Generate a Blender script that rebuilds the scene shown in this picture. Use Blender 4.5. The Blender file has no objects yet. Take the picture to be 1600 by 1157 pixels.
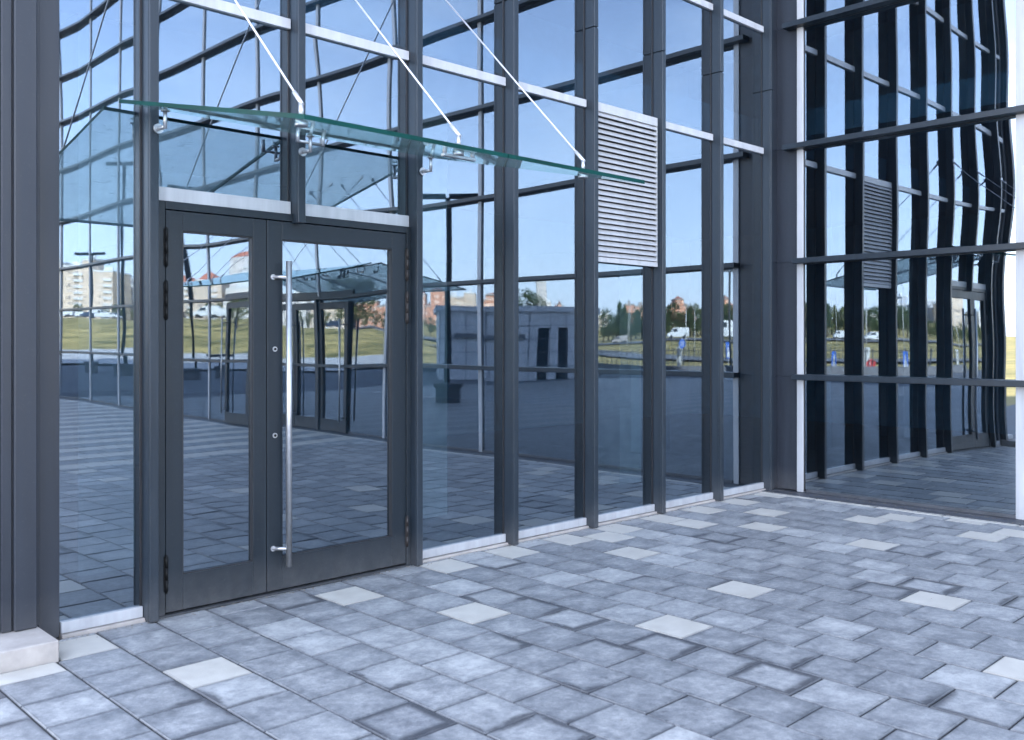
import bpy, bmesh, math, random
from mathutils import Vector, Matrix
random.seed(7)
R = math.radians
SC = bpy.context.scene
COL = SC.collection
# ------------------------------------------------------------------ layout
H = 1.667            # camera height
D = 5.556            # camera to entrance front
YAW = 44.2
XB = 9.45            # plane of the side wing's glass
F = 1459.0
MOD = 0.18 * D
FX = [0.4153 * D + MOD * k for k in range(8)]     # fin left sides
FW, FP = 0.056, 0.120                             # fin width / projection
ROOF = 22.0
SUN_AZ, SUN_EL = 35.0, 27.0

# ------------------------------------------------------------------ tagging
def tag(o, label=None, cat=None, group=None, kind=None):
    if label: o['label'] = label
    if cat: o['category'] = cat
    if group: o['group'] = group
    if kind: o['kind'] = kind
    return o

def empty(name, loc=(0, 0, 0), rz=0.0, parent=None):
    o = bpy.data.objects.new(name, None)
    o.empty_display_size = 0.2
    COL.objects.link(o)
    o.location = loc
    o.rotation_euler = (0, 0, rz)
    if parent: o.parent = parent
    return o

# ------------------------------------------------------------------ materials
def newmat(name):
    m = bpy.data.materials.new(name)
    m.use_nodes = True
    nt = m.node_tree
    for n in list(nt.nodes): nt.nodes.remove(n)
    out = nt.nodes.new('ShaderNodeOutputMaterial')
    return m, nt, out

def N(nt, typ, **kw):
    n = nt.nodes.new(typ)
    for k, v in kw.items():
        if k in n.inputs.keys() if isinstance(k, str) else False:
            n.inputs[k].default_value = v
        else:
            setattr(n, k, v)
    return n

def setin(n, **kw):
    for k, v in kw.items():
        n.inputs[k.replace('_', ' ')].default_value = v

def ramp(nt, fac, stops):
    r = nt.nodes.new('ShaderNodeValToRGB')
    els = r.color_ramp.elements
    while len(els) > 1: els.remove(els[-1])
    els[0].position = stops[0][0]; els[0].color = (*stops[0][1], 1)
    for p, c in stops[1:]:
        e = els.new(p); e.color = (*c, 1)
    nt.links.new(fac, r.inputs[0])
    return r.outputs[0]

def noise(nt, scale, detail=3, rough=.55, vec=None, coord='Object', stretch=None):
    tc = nt.nodes.new('ShaderNodeTexCoord')
    n = nt.nodes.new('ShaderNodeTexNoise')
    n.inputs['Scale'].default_value = scale
    n.inputs['Detail'].default_value = detail
    n.inputs['Roughness'].default_value = rough
    src = tc.outputs[coord]
    if stretch:
        mp = nt.nodes.new('ShaderNodeMapping')
        mp.inputs['Scale'].default_value = stretch
        nt.links.new(src, mp.inputs[0]); src = mp.outputs[0]
    nt.links.new(src, n.inputs['Vector'])
    return n.outputs['Fac']

def simple(name, c, rough=.5, metal=0.0, var=.12, scale=6, c2=None, bump=0.0, bscale=60, spec=.5, stretch=None):
    m, nt, out = newmat(name)
    b = nt.nodes.new('ShaderNodeBsdfPrincipled')
    setin(b, Roughness=rough, Metallic=metal)
    b.inputs['Specular IOR Level'].default_value = spec
    f = noise(nt, scale, 4, stretch=stretch)
    lo = tuple(x * (1 - var) for x in c)
    hi = tuple(min(1, x * (1 + var)) for x in (c2 or c))
    nt.links.new(ramp(nt, f, [(.3, lo), (.7, hi)]), b.inputs['Base Color'])
    rr = ramp(nt, f, [(.3, (rough * .85,) * 3), (.75, (min(1, rough * 1.2),) * 3)])
    nt.links.new(rr, b.inputs['Roughness'])
    if bump:
        bn = nt.nodes.new('ShaderNodeBump')
        bn.inputs['Strength'].default_value = .4
        bn.inputs['Distance'].default_value = bump
        nt.links.new(noise(nt, bscale, 3), bn.inputs['Height'])
        nt.links.new(bn.outputs[0], b.inputs['Normal'])
    nt.links.new(b.outputs[0], out.inputs[0])
    return m

def dusty_metal(name, c, rough, dust=(.15, .14, .135), metal=0.0):
    """painted aluminium: faint vertical streaks, a dusty splash zone close to the ground"""
    m, nt, out = newmat(name)
    b = nt.nodes.new('ShaderNodeBsdfPrincipled')
    setin(b, Metallic=metal, Roughness=rough)
    f1 = noise(nt, 5, 4, stretch=(3, 3, .25))
    f2 = noise(nt, 70, 3, .7)
    f3 = noise(nt, 9, 4, .7)
    base = ramp(nt, f1, [(.3, tuple(x * .88 for x in c)), (.7, tuple(x * 1.12 for x in c))])
    geo = nt.nodes.new('ShaderNodeNewGeometry')
    sep = nt.nodes.new('ShaderNodeSeparateXYZ'); nt.links.new(geo.outputs['Position'], sep.inputs[0])
    mr = nt.nodes.new('ShaderNodeMapRange')
    setin(mr, From_Min=.28, From_Max=0.0, To_Min=0, To_Max=1)
    nt.links.new(sep.outputs['Z'], mr.inputs['Value'])
    mul = nt.nodes.new('ShaderNodeMath'); mul.operation = 'MULTIPLY'
    nt.links.new(mr.outputs[0], mul.inputs[0]); nt.links.new(f3, mul.inputs[1])
    dots = ramp(nt, f2, [(.60, (0, 0, 0)), (.72, (1, 1, 1))])
    sepd = nt.nodes.new('ShaderNodeSeparateColor'); nt.links.new(dots, sepd.inputs[0])
    m2 = nt.nodes.new('ShaderNodeMath'); m2.operation = 'MULTIPLY'
    nt.links.new(sepd.outputs[0], m2.inputs[0]); m2.inputs[1].default_value = .10
    ad = nt.nodes.new('ShaderNodeMath'); ad.operation = 'MULTIPLY_ADD'; ad.use_clamp = True
    nt.links.new(mul.outputs[0], ad.inputs[0]); ad.inputs[1].default_value = .45
    nt.links.new(m2.outputs[0], ad.inputs[2])
    mix = nt.nodes.new('ShaderNodeMix'); mix.data_type = 'RGBA'
    nt.links.new(ad.outputs[0], mix.inputs['Factor'])
    nt.links.new(base, mix.inputs[6]); mix.inputs[7].default_value = (*dust, 1)
    nt.links.new(mix.outputs[2], b.inputs['Base Color']); b.inputs['Specular IOR Level'].default_value = .35
    nt.links.new(ramp(nt, f1, [(.3, (rough * .85,) * 3), (.7, (rough * 1.2,) * 3)]), b.inputs['Roughness'])
    nt.links.new(b.outputs[0], out.inputs[0])
    return m

def schlick(nt):
    lw = nt.nodes.new('ShaderNodeLayerWeight'); lw.inputs['Blend'].default_value = .5
    p = nt.nodes.new('ShaderNodeMath'); p.operation = 'POWER'; p.inputs[1].default_value = 4.5
    nt.links.new(lw.outputs['Facing'], p.inputs[0])
    return p.outputs[0]

def mirror_glass(name, tint=(.74, .865, 1.0), trans=(.20, .29, .33), f0=.295):
    m, nt, out = newmat(name)
    g = nt.nodes.new('ShaderNodeBsdfGlossy'); g.distribution = 'GGX'
    g.inputs['Roughness'].default_value = 0.0
    g.inputs['Color'].default_value = (*tint, 1)
    t = nt.nodes.new('ShaderNodeBsdfTransparent'); t.inputs['Color'].default_value = (*trans, 1)
    mr = nt.nodes.new('ShaderNodeMapRange'); setin(mr, From_Min=0, From_Max=1, To_Min=f0, To_Max=.97)
    nt.links.new(schlick(nt), mr.inputs['Value'])
    # a thin film of dust with rain streaks
    d = nt.nodes.new('ShaderNodeBsdfDiffuse'); d.inputs['Color'].default_value = (.35, .38, .42, 1)
    st = noise(nt, 4, 4, .65, stretch=(9, 9, .35))
    dust = ramp(nt, st, [(.45, (.003,) * 3), (.8, (.018,) * 3)])
    mx = nt.nodes.new('ShaderNodeMixShader')
    nt.links.new(mr.outputs[0], mx.inputs[0]); nt.links.new(t.outputs[0], mx.inputs[1]); nt.links.new(g.outputs[0], mx.inputs[2])
    m2 = nt.nodes.new('ShaderNodeMixShader')
    nt.links.new(dust, m2.inputs[0]); nt.links.new(mx.outputs[0], m2.inputs[1]); nt.links.new(d.outputs[0], m2.inputs[2])
    nt.links.new(m2.outputs[0], out.inputs[0])
    return m

def canopy_glass(name):
    m, nt, out = newmat(name)
    g = nt.nodes.new('ShaderNodeBsdfGlossy'); g.inputs['Roughness'].default_value = .03
    g.inputs['Color'].default_value = (.75, .9, .9, 1)
    t = nt.nodes.new('ShaderNodeBsdfTransparent'); t.inputs['Color'].default_value = (.91, .955, .955, 1)
    d = nt.nodes.new('ShaderNodeBsdfTranslucent'); d.inputs['Color'].default_value = (.50, .62, .62, 1)
    f = noise(nt, 11, 9, .78, stretch=(1, 2.6, 1))
    dirt = ramp(nt, f, [(.36, (.10,) * 3), (.55, (.26,) * 3), (.70, (.60,) * 3)])
    m1 = nt.nodes.new('ShaderNodeMixShader')
    nt.links.new(dirt, m1.inputs[0]); nt.links.new(t.outputs[0], m1.inputs[1]); nt.links.new(d.outputs[0], m1.inputs[2])
    fr = nt.nodes.new('ShaderNodeMapRange'); setin(fr, From_Min=0, From_Max=1, To_Min=.04, To_Max=.9)
    nt.links.new(schlick(nt), fr.inputs['Value'])
    m2 = nt.nodes.new('ShaderNodeMixShader')
    nt.links.new(fr.outputs[0], m2.inputs[0]); nt.links.new(m1.outputs[0], m2.inputs[1]); nt.links.new(g.outputs[0], m2.inputs[2])
    nt.links.new(m2.outputs[0], out.inputs[0])
    return m

def paver_mat(name):
    m, nt, out = newmat(name)
    L = nt.links.new
    b = nt.nodes.new('ShaderNodeBsdfPrincipled')
    at = nt.nodes.new('ShaderNodeVertexColor'); at.layer_name = 'tile'   # r random, g light tile, b stain amount
    sp = nt.nodes.new('ShaderNodeSeparateColor'); L(at.outputs[0], sp.inputs[0])
    uv = nt.nodes.new('ShaderNodeUVMap'); uv.uv_map = 'UVMap'
    su = nt.nodes.new('ShaderNodeSeparateXYZ'); L(uv.outputs[0], su.inputs[0])
    def math_(op, a, b_, clamp=False):
        n = nt.nodes.new('ShaderNodeMath'); n.operation = op; n.use_clamp = clamp
        for i, v in enumerate((a, b_)):
            if v is None: continue
            if isinstance(v, (int, float)): n.inputs[i].default_value = v
            else: L(v, n.inputs[i])
        return n.outputs[0]
    u, v = su.outputs[0], su.outputs[1]
    eu = math_('MINIMUM', u, math_('SUBTRACT', 1, u)); ev = math_('MINIMUM', v, math_('SUBTRACT', 1, v))
    edge = math_('MINIMUM', eu, ev)
    side_a = math_('MINIMUM', u, v); side_b = math_('MINIMUM', math_('SUBTRACT', 1, u), v)
    sel = math_('GREATER_THAN', sp.outputs[0], .55)
    one = math_('ADD', math_('MULTIPLY', side_a, sel), math_('MULTIPLY', side_b, math_('SUBTRACT', 1, sel)))
    centre = math_('MULTIPLY', edge, 3.2, True)
    cloudy = noise(nt, 7, 5, .62)
    big = noise(nt, .55, 3, .6)
    fine = noise(nt, 160, 2, .7)
    mid = noise(nt, 26, 4, .7)
    # per-tile random + cloudy mottling
    t1 = math_('MULTIPLY_ADD', cloudy, .75); n_ = t1.node; L(math_('MULTIPLY_ADD', sp.outputs[0], .24), n_.inputs[2]); n_.inputs[2].links[0].from_node.inputs[2].default_value = .055
    t2 = math_('ADD', t1, math_('MULTIPLY', math_('SUBTRACT', fine, .5), .38))
    t2 = math_('ADD', t2, math_('MULTIPLY', math_('SUBTRACT', mid, .5), .62))
    t2 = math_('ADD', t2, math_('MULTIPLY', centre, .09))
    grey = ramp(nt, t2, [(.24, (.100, .105, .112)), (.46, (.185, .190, .198)), (.63, (.275, .278, .280)), (.86, (.42, .42, .41))])
    light = ramp(nt, cloudy, [(.25, (.39, .365, .325)), (.7, (.50, .475, .425))])
    mx = nt.nodes.new('ShaderNodeMix'); mx.data_type = 'RGBA'
    L(sp.outputs[1], mx.inputs['Factor']); L(grey, mx.inputs[6]); L(light, mx.inputs[7])
    # dark damp dirt creeping in from the joints, in clusters
    clust = noise(nt, 1.3, 2, .5)
    wet = math_('MULTIPLY', math_('SUBTRACT', clust, .43), 3.2, True)
    amt = math_('MULTIPLY', wet, math_('ADD', math_('MULTIPLY', sp.outputs[2], .62), .09))
    wob = math_('ADD', math_('MULTIPLY', math_('SUBTRACT', mid, .5), 1.6), math_('MULTIPLY', math_('SUBTRACT', cloudy, .5), 2.2))
    thr = math_('MINIMUM', math_('MULTIPLY', amt, math_('ADD', wob, .75)), .19)
    which = math_('MINIMUM', one, math_('ADD', edge, .05))
    stain = math_('MULTIPLY', math_('SUBTRACT', thr, which), 10, True)
    rim = math_('SUBTRACT', 1, math_('MULTIPLY', edge, math_('ADD', math_('MULTIPLY', mid, 46), 2), True))
    dark = math_('MAXIMUM', math_('MULTIPLY', stain, .80), math_('MULTIPLY', rim, .55))
    patch = math_('MULTIPLY', math_('SUBTRACT', big, .55), 1.3, True)
    dark = math_('MAXIMUM', dark, math_('MULTIPLY', patch, .35))
    mx2 = nt.nodes.new('ShaderNodeMix'); mx2.data_type = 'RGBA'
    L(dark, mx2.inputs['Factor']); L(mx.outputs[2], mx2.inputs[6]); mx2.inputs[7].default_value = (.030, .030, .036, 1)
    L(mx2.outputs[2], b.inputs['Base Color'])
    L(ramp(nt, cloudy, [(.3, (.42,) * 3), (.7, (.62,) * 3)]), b.inputs['Roughness'])
    bp = nt.nodes.new('ShaderNodeBump'); bp.inputs['Distance'].default_value = .0012; bp.inputs['Strength'].default_value = .6
    L(math_('ADD', fine, math_('MULTIPLY', mid, 2)), bp.inputs['Height'])
    L(bp.outputs[0], b.inputs['Normal'])
    L(b.outputs[0], out.inputs[0])
    return m

def facade_mat(name, wall, win=(.10, .12, .15), sx=3.2, sz=2.9, wfrac=.45):
    """distant block of flats: rows of window openings, balconies and storey joints"""
    m, nt, out = newmat(name)
    L = nt.links.new
    b = nt.nodes.new('ShaderNodeBsdfPrincipled'); setin(b, Roughness=.8)
    tc = nt.nodes.new('ShaderNodeTexCoord')
    s = nt.nodes.new('ShaderNodeSeparateXYZ'); L(tc.outputs['Object'], s.inputs[0])
    add = nt.nodes.new('ShaderNodeMath'); L(s.outputs[0], add.inputs[0]); L(s.outputs[1], add.inputs[1])
    cb = nt.nodes.new('ShaderNodeCombineXYZ'); L(add.outputs[0], cb.inputs[0]); L(s.outputs[2], cb.inputs[1])
    br = nt.nodes.new('ShaderNodeTexBrick'); br.offset = 0.0; br.squash = 1
    setin(br, Scale=1.0)
    br.inputs['Brick Width'].default_value = sx; br.inputs['Row Height'].default_value = sz
    br.inputs['Mortar Size'].default_value = (1 - wfrac) * .5 * min(sx, sz)
    br.inputs['Mortar Smooth'].default_value = 0.02
    br.inputs['Color1'].default_value = (*win, 1)
    br.inputs['Color2'].default_value = (*[x * 2.6 for x in win], 1)
    br.inputs['Mortar'].default_value = (*wall, 1)
    L(cb.outputs[0], br.inputs[0])
    f = noise(nt, .25, 3)
    mx = nt.nodes.new('ShaderNodeMix'); mx.data_type = 'RGBA'; mx.blend_type = 'MULTIPLY'; mx.inputs['Factor'].default_value = 1
    L(br.outputs[0], mx.inputs[6]); L(ramp(nt, f, [(.3, (.8, .8, .8)), (.7, (1, 1, 1))]), mx.inputs[7])
    L(mx.outputs[2], b.inputs['Base Color'])
    L(b.outputs[0], out.inputs[0])
    return m

def leaf_mat(name, c1, c2):
    m, nt, out = newmat(name)
    b = nt.nodes.new('ShaderNodeBsdfPrincipled'); setin(b, Roughness=.7)
    f = noise(nt, 1.3, 4, .7)
    nt.links.new(ramp(nt, f, [(.3, c1), (.7, c2)]), b.inputs['Base Color'])
    t = nt.nodes.new('ShaderNodeBsdfTranslucent'); t.inputs[0].default_value = (*[x * 1.2 for x in c2], 1)
    mx = nt.nodes.new('ShaderNodeMixShader'); mx.inputs[0].default_value = .25
    nt.links.new(b.outputs[0], mx.inputs[1]); nt.links.new(t.outputs[0], mx.inputs[2])
    nt.links.new(mx.outputs[0], out.inputs[0])
    return m

M = {}
M['frame'] = dusty_metal('grey_aluminium', (.0145, .0215, .030), .36)
M['frame_warm'] = dusty_metal('grey_cladding', (.0165, .0205, .029), .42)
M['white'] = dusty_metal('pale_aluminium', (.38, .385, .40), .34)
M['louver'] = dusty_metal('pale_louvre', (.37, .375, .385), .42)
M['door'] = dusty_metal('door_aluminium', (.0075, .0125, .018), .42)
M['glass'] = mirror_glass('mirror_glass')
M['doorglass'] = mirror_glass('door_glass', f0=.295)
M['canopy'] = canopy_glass('canopy_glass')
M['edge'] = simple('canopy_edge', (.004, .038, .033), .6, 0, .3, 3, spec=.08)
M['steel'] = simple('stainless_steel', (.46, .46, .47), .34, .85, .06, 40)
M['rod'] = simple('rod_steel', (.50, .50, .53), .35, .4, .05, 30)
M['black'] = simple('black_rubber', (.010, .010, .012), .5)
M['hinge'] = simple('hinge_dark', (.005, .005, .005), .55, spec=.2)
M['brass'] = simple('hinge_bronze', (.016, .012, .011), .6)
M['paver'] = paver_mat('concrete_pavers')
M['joint'] = simple('joint_sand', (.022, .021, .022), .95, 0, .4, 40)
M['plinth'] = simple('plinth_concrete', (.33, .30, .275), .85, 0, .18, 9, bump=.002, bscale=90)
M['ledge'] = simple('ledge_metal', (.05, .053, .062), .5, 0, .3, 6)
M['asphalt'] = simple('asphalt', (.13, .135, .15), .85, 0, .25, .6)
M['asphaltlit'] = simple('lot_asphalt_sunlit', (.60, .57, .54), .9, 0, .12, .3)  # paler copy of the car park asphalt, sunlight put into its colour
M['road'] = simple('road_asphalt', (.20, .20, .21), .9, 0, .15, .3)
M['grass'] = simple('meadow_grass', (.17, .17, .03), .95, 0, .4, .22, c2=(.46, .34, .12))
M['inwall'] = simple('interior_wall', (.13, .24, .34), .8)
M['infloor'] = simple('interior_floor', (.12, .12, .13), .5)
M['clad'] = simple('metal_cladding', (.80, .81, .82), .5, 0, .04, 1)
M['joint2'] = simple('panel_gap', (.22, .23, .25), .7)
M['concrete'] = simple('raw_concrete', (.16, .16, .17), .9, 0, .25, 3)
M['darkpole'] = simple('dark_pole', (.05, .055, .06), .5)
M['palepole'] = simple('galvanised_pole', (.5, .5, .5), .5)
M['whitepaint'] = simple('white_paint', (.62, .62, .60), .4)
M['bluepaint'] = simple('blue_paint', (.02, .12, .50), .4)
M['redpaint'] = simple('red_paint', (.60, .04, .04), .4)
M['greenpaint'] = simple('green_paint', (.05, .35, .12), .4)
M['darkcar'] = simple('dark_car_paint', (.04, .06, .11), .3)
M['tyre'] = simple('tyre', (.015, .015, .015), .8)
M['carglass'] = simple('vehicle_glass', (.02, .03, .04), .1)
M['leafA'] = leaf_mat('leaves_dark', (.035, .065, .022), (.085, .12, .04))
M['leafB'] = leaf_mat('leaves_olive', (.08, .10, .035), (.18, .19, .07))
M['bark'] = simple('bark', (.07, .05, .035), .9)
M['bwhite'] = facade_mat('flats_white', (.74, .68, .62), win=(.32, .30, .30))
M['bcream'] = facade_mat('flats_cream', (.70, .56, .43), win=(.28, .24, .21))
M['borange'] = facade_mat('flats_orange', (.62, .30, .19), win=(.40, .28, .22))
M['bgrey'] = facade_mat('office_grey', (.50, .50, .52), win=(.16, .19, .24))
M['roofred'] = simple('roof_red', (.55, .20, .13), .8)

# ------------------------------------------------------------------ mesh helpers
def link(name, me, mat=None, parent=None, smooth=False):
    if mat is not None:
        for mm in (mat if isinstance(mat, (list, tuple)) else [mat]): me.materials.append(mm)
    if smooth:
        for p in me.polygons: p.use_smooth = True
    o = bpy.data.objects.new(name, me)
    COL.objects.link(o)
    if parent: o.parent = parent
    return o

def build(name, bm, mat=None, parent=None, smooth=False):
    me = bpy.data.meshes.new(name)
    bm.normal_update()
    bm.to_mesh(me); bm.free()
    return link(name, me, mat, parent, smooth)

def bx(bm, x0, x1, y0, y1, z0, z1, bev=0.0, mi=0):
    x0, x1 = sorted((x0, x1)); y0, y1 = sorted((y0, y1)); z0, z1 = sorted((z0, z1))
    t = bmesh.new()
    r = bmesh.ops.create_cube(t, size=1)
    for v in t.verts:
        v.co = Vector(((x0 + x1) / 2 + v.co.x * (x1 - x0), (y0 + y1) / 2 + v.co.y * (y1 - y0), (z0 + z1) / 2 + v.co.z * (z1 - z0)))
    if bev:
        bmesh.ops.bevel(t, geom=list(t.edges), offset=bev, segments=1, affect='EDGES')
    merge(bm, t, mi)

def merge(bm, t, mi=0):
    vm = {}
    for v in t.verts: vm[v] = bm.verts.new(v.co)
    for f in t.faces:
        try:
            nf = bm.faces.new([vm[v] for v in f.verts]); nf.material_index = mi; nf.smooth = f.smooth
        except ValueError:
            pass
    t.free()

def tube(bm, p0, p1, r0, r1=None, n=14, mi=0, caps=True):
    r1 = r0 if r1 is None else r1
    p0, p1 = Vector(p0), Vector(p1)
    d = (p1 - p0).normalized()
    a = Vector((0, 0, 1)) if abs(d.z) < .9 else Vector((1, 0, 0))
    u = d.cross(a).normalized(); w = d.cross(u)
    A, B = [], []
    for i in range(n):
        t = 2 * math.pi * i / n
        k = u * math.cos(t) + w * math.sin(t)
        A.append(bm.verts.new(p0 + k * r0)); B.append(bm.verts.new(p1 + k * r1))
    for i in range(n):
        f = bm.faces.new((A[i], A[(i + 1) % n], B[(i + 1) % n], B[i])); f.smooth = True; f.material_index = mi
    if caps:
        f = bm.faces.new(A[::-1]); f.material_index = mi
        f = bm.faces.new(B); f.material_index = mi

def box_obj(name, b, mat, parent=None, bev=0.0):
    bm = bmesh.new(); bx(bm, *b, bev=bev)
    return build(name, bm, mat, parent)

# ================================================================== THE BUILDING
BLD = empty('office_building', (XB, 0, 0))
tag(BLD, 'glass fronted office building with grey aluminium fins and a glass entrance canopy', 'building')
BLD_INV = Matrix.Translation((-XB, 0, 0))
_link = link
def link(name, me, mat=None, parent=None, smooth=False):
    if parent is BLD: me.transform(BLD_INV)
    elif parent is not None and parent.parent is BLD: me.transform(Matrix.Translation(-parent.location) @ BLD_INV)
    return _link(name, me, mat, parent, smooth)

# ---- glass panes with real, slightly rolled surfaces
def pane(name, origin, uvec, wid, z0, z1, nrm, parent, mat, amp=1.0, seed=0, bm_in=None, extra=None, frozen=False):
    """grid in the plane origin + u*uvec, z; pushed along nrm by fractions of a millimetre"""
    rnd = random.Random(seed * 977 + 13)
    nu = max(8, int(wid / .07)); nv = max(8, int((z1 - z0) / .09))
    ph = [rnd.uniform(0, 6.28) for _ in range(8)]
    lam = [rnd.uniform(.75, 1.5), rnd.uniform(1.1, 2.6), rnd.uniform(.45, .8)]
    k = [rnd.uniform(.5, 1.2) for _ in range(4)]
    hgt = z1 - z0
    bow = rnd.uniform(-.0009, .0013)
    tilt = rnd.uniform(-.0009, .0009); tiltz = rnd.uniform(-.0010, .0010)
    bm = bm_in or bmesh.new()
    o, U, Nn = Vector(origin), Vector(uvec), Vector(nrm)
    vs = []
    for j in range(nv + 1):
        row = []
        for i in range(nu + 1):
            u = wid * i / nu; z = z0 + hgt * j / nv
            d = 0
            d += k[0] * .00030 * math.sin(6.283 * u / lam[0] + ph[0] + 1.1 * math.sin(z * .9 + ph[4]))
            d += k[1] * .00050 * math.sin(6.283 * z / lam[1] + ph[1] + .8 * math.sin(u * 1.3 + ph[5]))
            d += k[2] * .00007 * math.sin(6.283 * u / lam[2] + ph[2]) * math.sin(2.2 * z + ph[3])
            a = (u / wid) * 2 - 1; b = ((z - z0) / hgt) * 2 - 1
            d += bow * (1 - a * a) * (1 - b * b)
            e = max(0, abs(a) - .72) / .28
            d += rnd_edge(ph[6]) * .0003 * e * e
            d += tilt * (u - wid / 2) + tiltz * (z - z0 - hgt / 2) * .5
            d *= amp
            if extra: d += extra(u, z)
            p = o + U * u + Nn * d
            row.append(bm.verts.new((p.x, p.y, z)))
        vs.append(row)
    for j in range(nv):
        for i in range(nu):
            f = bm.faces.new((vs[j][i], vs[j][i + 1], vs[j + 1][i + 1], vs[j + 1][i])); f.smooth = True
    if bm_in is None:
        return build(name, bm, mat, parent)

def rnd_edge(p):
    return math.cos(p)

# ---- entrance front (plane y = 0) ---------------------------------
A_END = 1.42
A_BAYS = [(1.84, FX[0])] + [(FX[i] + FW, FX[i + 1]) for i in range(7)]
A_LEV = [.085, 3.795, 5.155]
zz = 6.515
while zz < 11: A_LEV.append(zz); zz += 1.36
A_LEV.append(ROOF - .4)
up = bmesh.new()
for bi, (xa, xb_) in enumerate(A_BAYS):
    for li in range(len(A_LEV) - 1):
        z0, z1 = A_LEV[li], A_LEV[li + 1]
        if li == 0 and bi in (1, 2):
            z0 = 2.56
        am = 1.25 if bi <= 2 else .8
        if li < 2:
            pane('window_pane', (xa - .01, 0, 0), (1, 0, 0), xb_ - xa + .02, z0, z1, (0, -1, 0), BLD, M['glass'], am, seed=bi * 20 + li)
        else:
            pane('x', (xa - .01, 0, 0), (1, 0, 0), xb_ - xa + .02, z0, z1, (0, -1, 0), None, None, am, seed=bi * 20 + li, bm_in=up)

# fins
def fin(x, z0, z1):
    bm = bmesh.new()
    segs = []
    a = z0
    for j in (4.465, 8.5, 12.5, 16.5):
        if j > a: segs.append((a, j - .004)); a = j + .004
    segs.append((a, z1))
    for s0, s1 in segs:
        bx(bm, x, x + FW, 0.012, -FP, s0, s1, .003)
        # shallow cap lip on the nose
        bx(bm, x - .002, x + FW + .002, -FP + .020, -FP + .026, s0, s1, .001)
    bx(bm, x + .012, x + FW - .012, 0.008, -FP + .012, z0 + .01, z1 - .01)
    bx(bm, x - .012, x - .0005, .006, -.008, z0 + .02, z1 - .02, 0, 1)
    bx(bm, x + FW + .0005, x + FW + .012, .006, -.008, z0 + .02, z1 - .02, 0, 1)
    return build('fin', bm, [M['frame'], M['black']], BLD)
for i, x in enumerate(FX):
    fin(x, 2.455 if i == 1 else .004, ROOF - .3)

# pale rails between fins
for bi, (xa, xb_) in enumerate(A_BAYS):
    lv = [3.795, 5.155] + ([2.56] if bi in (1, 2) else [])
    for z in lv:
        lo = .034 if z > 2.6 else .042
        box_obj('rail', (xa + .003, xb_ - .003, .02, -.030, z - lo, z + lo), M['white'], BLD, .002)
rr = bmesh.new()
for z in A_LEV[3:-1]:
    for xa, xb_ in A_BAYS: bx(rr, xa + .003, xb_ - .003, .02, -.03, z - .034, z + .034, .002)
tag(build('upper_rail', rr, M['white'], BLD), kind='stuff')
# sills
for bi, (xa, xb_) in enumerate(A_BAYS):
    if bi in (1, 2): continue
    bm = bmesh.new()
    bx(bm, xa + .003, xb_ - .003, .02, -.030, .022, .086, .002)
    build('sill', bm, M['white'], BLD)
bm = bmesh.new()
bx(bm, 1.84, FX[0] + .005, .25, -.052, -.06, .019, .003)
bx(bm, FX[2] + FW - .01, FX[7] + .1, .25, -.052, -.06, .017, .003)
build('base_kerb', bm, M['plinth'], BLD)

# louvre grille between two fins
xa, xb_ = FX[4] + FW + .004, FX[5] - .004 + .012
bm = bmesh.new()
zl0, zl1 = 2.385, 3.765
bx(bm, xa, xb_, -.034, -.062, zl0, zl0 + .045, .002)
bx(bm, xa, xb_, -.034, -.062, zl1 - .02, zl1 + .06, .002)
bx(bm, xb_ - .022, xb_, -.034, -.060, zl0 + .046, zl1 - .021, .002)
bx(bm, xa, xa + .012, -.034, -.060, zl0 + .046, zl1 - .021, .002)
n = 26
st = (zl1 - .02 - zl0 - .045) / n
for k in range(n):
    z = zl0 + .045 + st * k
    t = bmesh.new()
    pr = [(-.036, z + st * .93), (-.040, z + st * .97), (-.072, z + st * .18), (-.070, z + st * .10), (-.066, z + st * .12)]
    A = [t.verts.new((xa + .013, y, zq)) for y, zq in pr]; B = [t.verts.new((xb_ - .023, y, zq)) for y, zq in pr]
    m_ = len(pr)
    for i in range(m_): t.faces.new((A[i], B[i], B[(i + 1) % m_], A[(i + 1) % m_]))
    t.faces.new(A[::-1]); t.faces.new(B)
    merge(bm, t)
bx(bm, xa + .002, xb_ - .002, -.0335, -.030, zl0 + .002, zl1 + .05, 0, 1)
LV = build('louvre_grille', bm, [M['louver'], M['black']], BLD)
tag(LV, 'pale slatted ventilation louvre between two grey fins')

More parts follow.
